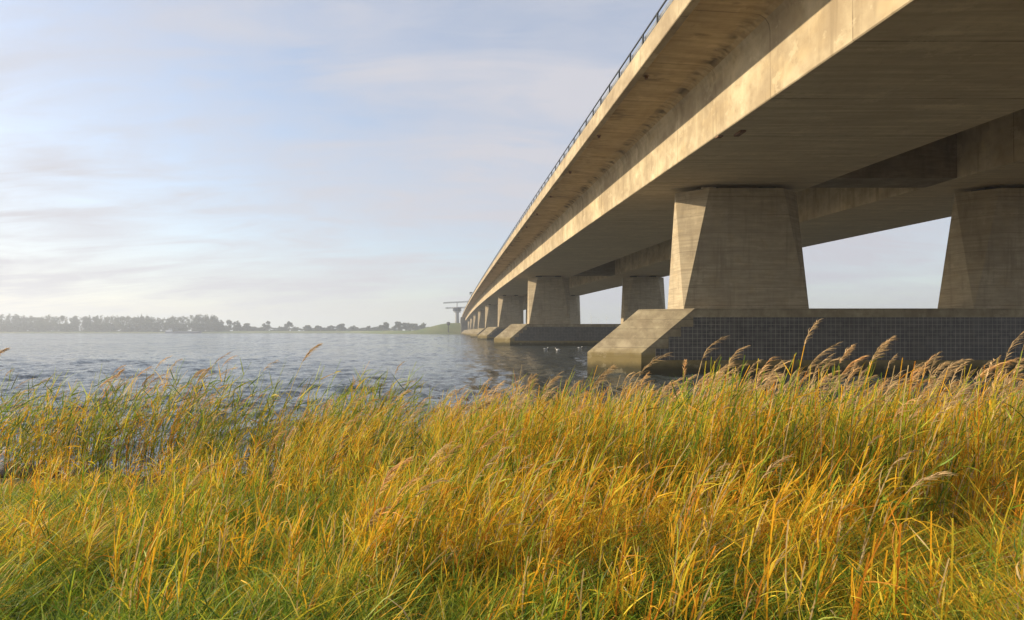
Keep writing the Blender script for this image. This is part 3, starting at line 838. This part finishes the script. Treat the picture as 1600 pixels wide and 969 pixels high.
# the reed bed as a mass
r2 = np.random.default_rng(202)
def scatter(r, n_, a0, a1, d0, d1):
    a = r.uniform(a0, a1, n_); d = r.uniform(d0, d1, n_); x = a*d
    return x, d
def edge_top(a):   # height factor of the bed along the shore, a = x/d
    px = 707.5+F*a
    return np.interp(px, [-100, 0, 300, 450, 600, 640, 760, 900, 1050, 1180, 1300, 1400, 1450, 1530, 1700], [1.0, 1.0, 1.0, .98, .98, .98, 1.0, 1.02, 1.06, 1.12, 1.08, 1.14, 1.08, 1.14, 1.16])
S = Acc(); Lf = Acc(); Pl = Acc()
def bulk(n_, a0, a1, d0, d1, hmin, hmax, style, pfrac, lean=(.3, .8), nleaf=11, det=.5, thr=0.0, ll=(.22, .42), lw=(.008, .015)):
    x, d = scatter(r2, n_, a0, a1, d0, d1)
    keep = vnoise(x*.9+11, d*.9+5) > thr; x, d = x[keep], d[keep]; m_ = len(x)
    P = np.stack([x, d, np.maximum(ground_z(x, d), -.6)-.03], 1)
    H = r2.uniform(hmin, hmax, m_)*edge_top(x/d)
    sty = np.clip(style+.9*(vnoise(x*.5+31, d*.5+8)-.5), 0.02, .98)
    H = H*(.74+.36*vnoise(x*.9+3, d*.9+77)+r2.normal(0, .05, m_))
    s1, l1, p1 = reeds(r2, P, H, r2.uniform(*lean, m_), sty, nleaf, r2.random(m_) < pfrac, det, ll, lw, 1.15)
    for A, B in ((S, s1), (Lf, l1), (Pl, p1)):
        if B.V: A.add(np.concatenate(B.V), np.concatenate(B.Q), np.concatenate(B.c))
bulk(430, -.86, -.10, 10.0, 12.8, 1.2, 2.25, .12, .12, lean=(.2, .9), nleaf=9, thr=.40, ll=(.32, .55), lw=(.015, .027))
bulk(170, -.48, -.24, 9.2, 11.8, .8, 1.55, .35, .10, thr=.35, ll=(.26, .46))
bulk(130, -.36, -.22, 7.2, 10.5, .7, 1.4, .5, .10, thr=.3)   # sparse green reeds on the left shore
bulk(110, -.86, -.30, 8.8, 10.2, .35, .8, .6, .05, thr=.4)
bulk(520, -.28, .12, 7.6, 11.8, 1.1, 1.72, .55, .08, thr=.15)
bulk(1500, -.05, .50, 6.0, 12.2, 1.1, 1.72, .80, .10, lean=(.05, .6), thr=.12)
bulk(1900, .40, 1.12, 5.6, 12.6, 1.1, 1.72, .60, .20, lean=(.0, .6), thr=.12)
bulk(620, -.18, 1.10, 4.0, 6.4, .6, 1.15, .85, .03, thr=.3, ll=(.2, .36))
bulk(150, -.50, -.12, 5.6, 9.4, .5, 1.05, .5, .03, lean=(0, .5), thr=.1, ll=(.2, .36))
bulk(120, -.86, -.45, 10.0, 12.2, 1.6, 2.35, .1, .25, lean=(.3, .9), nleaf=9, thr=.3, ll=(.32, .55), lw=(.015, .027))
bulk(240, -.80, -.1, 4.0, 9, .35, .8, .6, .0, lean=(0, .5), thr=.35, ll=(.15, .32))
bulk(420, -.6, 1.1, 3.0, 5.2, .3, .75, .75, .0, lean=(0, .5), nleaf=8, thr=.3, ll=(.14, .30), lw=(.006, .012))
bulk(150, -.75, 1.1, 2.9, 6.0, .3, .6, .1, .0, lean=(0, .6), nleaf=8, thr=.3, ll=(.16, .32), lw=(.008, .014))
o = S.obj('reed_stems', M['leaf']); tag(o, 'dense stems of the golden reed bed', 'reeds', kind='stuff')
o = Lf.obj('reed_leaves', M['leaf']); tag(o, 'golden and green leaves of the dense reed bed', 'reeds', kind='stuff')
o = Pl.obj('reed_plumes', M['plume']); tag(o, 'feathery seed heads of the dense reed bed', 'reeds', kind='stuff')

# single reeds that stand out
r3 = np.random.default_rng(303)
def one_reed(x, d, H, lean, sty, label, group=None, nleaf=8, ps=1.0, ll=(.26, .46), lw=(.012, .022), plume=True, src=None):
    z = float(ground_z(np.array(x), np.array(d)))
    t = empty('reed', (x, d, max(z, -.6)-.02)); tag(t, label, 'reed', group)
    if src is None:
        s1, l1, p1 = reeds(r3, np.zeros((1, 3)), np.array([H]), np.array([lean]), np.array([sty]), nleaf, plume, 1.7, ll, lw, ps)
        s1.obj('stem', M['leaf'], t); l1.obj('leaves', M['leaf'], t)
        if p1.V: p1.obj('plume', M['plume'], t)
    else:
        for ch in src.children:
            c_ = ch.copy(); C.objects.link(c_); c_.parent = t
    return t
def reed_at(px, py, d, lean, sty, label, **kw):      # px,py: where the stem ends and the plume begins
    xt, _, zt = at(px, py, d)
    z0 = float(ground_z(np.array(xt), np.array(d))); z0 = max(z0, -.6)
    Hz = zt-z0; ex = ez = 0
    for q in range(24):
        tm = (q+.5)/24; vx = .06*(1-tm)+tm*1.2*lean/math.hypot(1, 1.2*lean); vz = (1-tm)+tm/math.hypot(1, 1.2*lean)
        hh = math.hypot(vx, vz)*24; ex += vx/hh; ez += vz/hh
    H = Hz/ez; x = xt-H*ex*.96
    return one_reed(x, d, H, lean, sty, label, **kw)
reed_at(28, 556, 9.5, .75, .1, 'tall reed with brown plume leaning over the water at left edge', ps=1.3)
reed_at(-4, 560, 9.8, .6, .1, 'leafy green reed cut by the left picture edge', plume=False)
reed_at(140, 602, 10, .8, .1, 'green reed with tan plume bending right near the left edge', ps=1.1)
reed_at(214, 590, 10, .8, .15, 'reed with the darkest brown plume above the left water', ps=1.3)
reed_at(228, 600, 9.8, .5, .4, 'reed with pale plume just below the dark brown one')
reed_at(286, 590, 10.4, .3, .3, 'slender reed with short plume left of an upright green shoot')
reed_at(304, 590, 10.4, .25, .6, 'upright yellowish reed with narrow plume above left water', ps=.9)
reed_at(320, 592, 10.5, .3, .5, 'third of the upright reeds with reddish plume')
reed_at(262, 590, 10.2, .15, .05, 'green plumeless shoot standing between left plumes', plume=False)
reed_at(482, 566, 9.6, .4, .9, 'lone thin reed with orange plume high against the open water', nleaf=2, ps=1.15)
reed_at(590, 768, 4.6, .25, .6, 'close reed with large cream plume in the low grass', nleaf=3, ps=1.05)
reed_at(575, 826, 4.3, .2, .6, 'lower cream plume directly under the large one', nleaf=3, ps=1.15)
reed_at(846, 800, 4.6, .7, .3, 'short reed with pale plume lying over green grass', nleaf=2, ps=.7)
reed_at(1158, 600, 8.5, .55, 1., 'golden reed with tall plume in front of the tiled footing', ps=1.25, nleaf=10)
reed_at(1148, 570, 8.5, .1, .9, 'bare straw stalk left of the golden plume', nleaf=2, plume=False)
reed_at(1376, 572, 8.4, .75, .0, 'tallest leafy green reed with silvery plume above the bed', nleaf=14, ps=1.5, ll=(.4, .6), lw=(.02, .032))
reed_at(1392, 562, 8.6, .8, .1, 'second tall green reed whose plume tops the bed', nleaf=14, ps=1.6, ll=(.4, .6), lw=(.02, .032))
reed_at(1365, 600, 8.3, .8, .0, 'leafy green reed at the left foot of the tallest ones', nleaf=14, ps=1.2, ll=(.4, .6), lw=(.02, .032))
reed_at(1515, 590, 8.3, .75, .6, 'reed with long orange brown plume near the right edge', ps=1.5)
reed_at(1476, 584, 8.8, .6, .6, 'reed with tan plume left of the long orange brown one', ps=1.1)
reed_at(1340, 592, 8.6, .5, .7, 'reed with narrow plume left of the tall green cluster')
reed_at(1410, 670, 6.4, .8, .5, 'reed with pale hooked plume inside the right bed', ps=1.1)
reed_at(1480, 724, 5.6, .6, .5, 'reed with mauve fan shaped plume low at the right', ps=1.2)
reed_at(1545, 620, 7.0, .6, .6, 'broad pink brown plume near the right picture edge', ps=1.4)
reed_at(1580, 612, 7.2, .6, .6, 'plumed reed cut by the right picture edge', ps=1.3)
reed_at(1385, 762, 4.4, .35, .0, 'young reed with broad blue green leaves in the foreground grass', nleaf=9, plume=False, ll=(.3, .42), lw=(.022, .034))
reed_at(828, 588, 9.0, .9, .05, 'green reed tip bending far right before the pier', plume=False, nleaf=9)
reed_at(905, 600, 8.2, .35, .7, 'tan plume rising left of the sloped footing', ps=1.2)
reed_at(740, 645, 7.6, .8, .3, 'reed with pink grey plume over the middle of the bed', ps=1.1)
# look-alike reeds along the top of the bed: a few kinds, copied
kinds = [('green reed with tan plume among the dense right bed', 'green reeds along the top of the right bed', .12, .6, 45, (.30, 1.08), True),
         ('golden reed with tan plume among the dense right bed', 'golden reeds along the top of the right bed', .95, .55, 55, (.10, 1.08), True),
         ('plumeless green reed bending right over the left water', 'green reeds standing in the left shallows', .06, .7, 80, (-.86, -.08), False)]
for lab, grp, sty, ln, cnt, (a0, a1), plm in kinds:
    srcs = []
    for q in range(cnt):
        a = r3.uniform(a0, a1); d = r3.uniform(8.6, 11.6) if plm else r3.uniform(9.8, 12.2); x = a*d
        H = 1.72*float(edge_top(a))*r3.uniform(.72, 1.06) if plm else r3.uniform(1.5, 2.45)
        if q < 9:
            t = one_reed(x, d, H, ln*r3.uniform(.7, 1.15), sty, lab, grp, plume=plm, ps=1.2, ll=(.26, .46) if plm else (.34, .58), lw=(.012, .022) if plm else (.018, .031)); srcs.append(t)
        else:
            t = one_reed(x, d, H, ln, sty, lab, grp, src=srcs[q % 9]); t.rotation_euler = (r3.uniform(-.08, .08), r3.uniform(-.16, .14), r3.uniform(-.9, .9)); t.scale = (1, 1, r3.uniform(.88, 1.08))

# ------------------------------------------------------------------ haze
m = MB(); m.box(-16500, 16500, -3500, 16500, -4.5, 112)
hz = NT('haze'); hz.n.remove(hz.b); pv = hz.n.new('ShaderNodeVolumePrincipled')
pv.inputs['Color'].default_value = (.80, .87, .97, 1); pv.inputs['Density'].default_value = .0005; pv.inputs['Anisotropy'].default_value = .25
hz.l.new(pv.outputs[0], hz.out.inputs['Volume'])
o = m.build('haze', hz.m); tag(o, 'thin pale haze over the lake', kind='stuff')

# ------------------------------------------------------------------ render settings
sc = bpy.context.scene
sc.render.engine = 'CYCLES'
sc.view_settings.view_transform = 'Standard'; sc.view_settings.look = 'None'; sc.view_settings.gamma = 1; sc.view_settings.exposure = 0.82
sc.cycles.max_bounces = 9; sc.cycles.diffuse_bounces = 6; sc.cycles.transparent_max_bounces = 4; sc.cycles.volume_bounces = 1
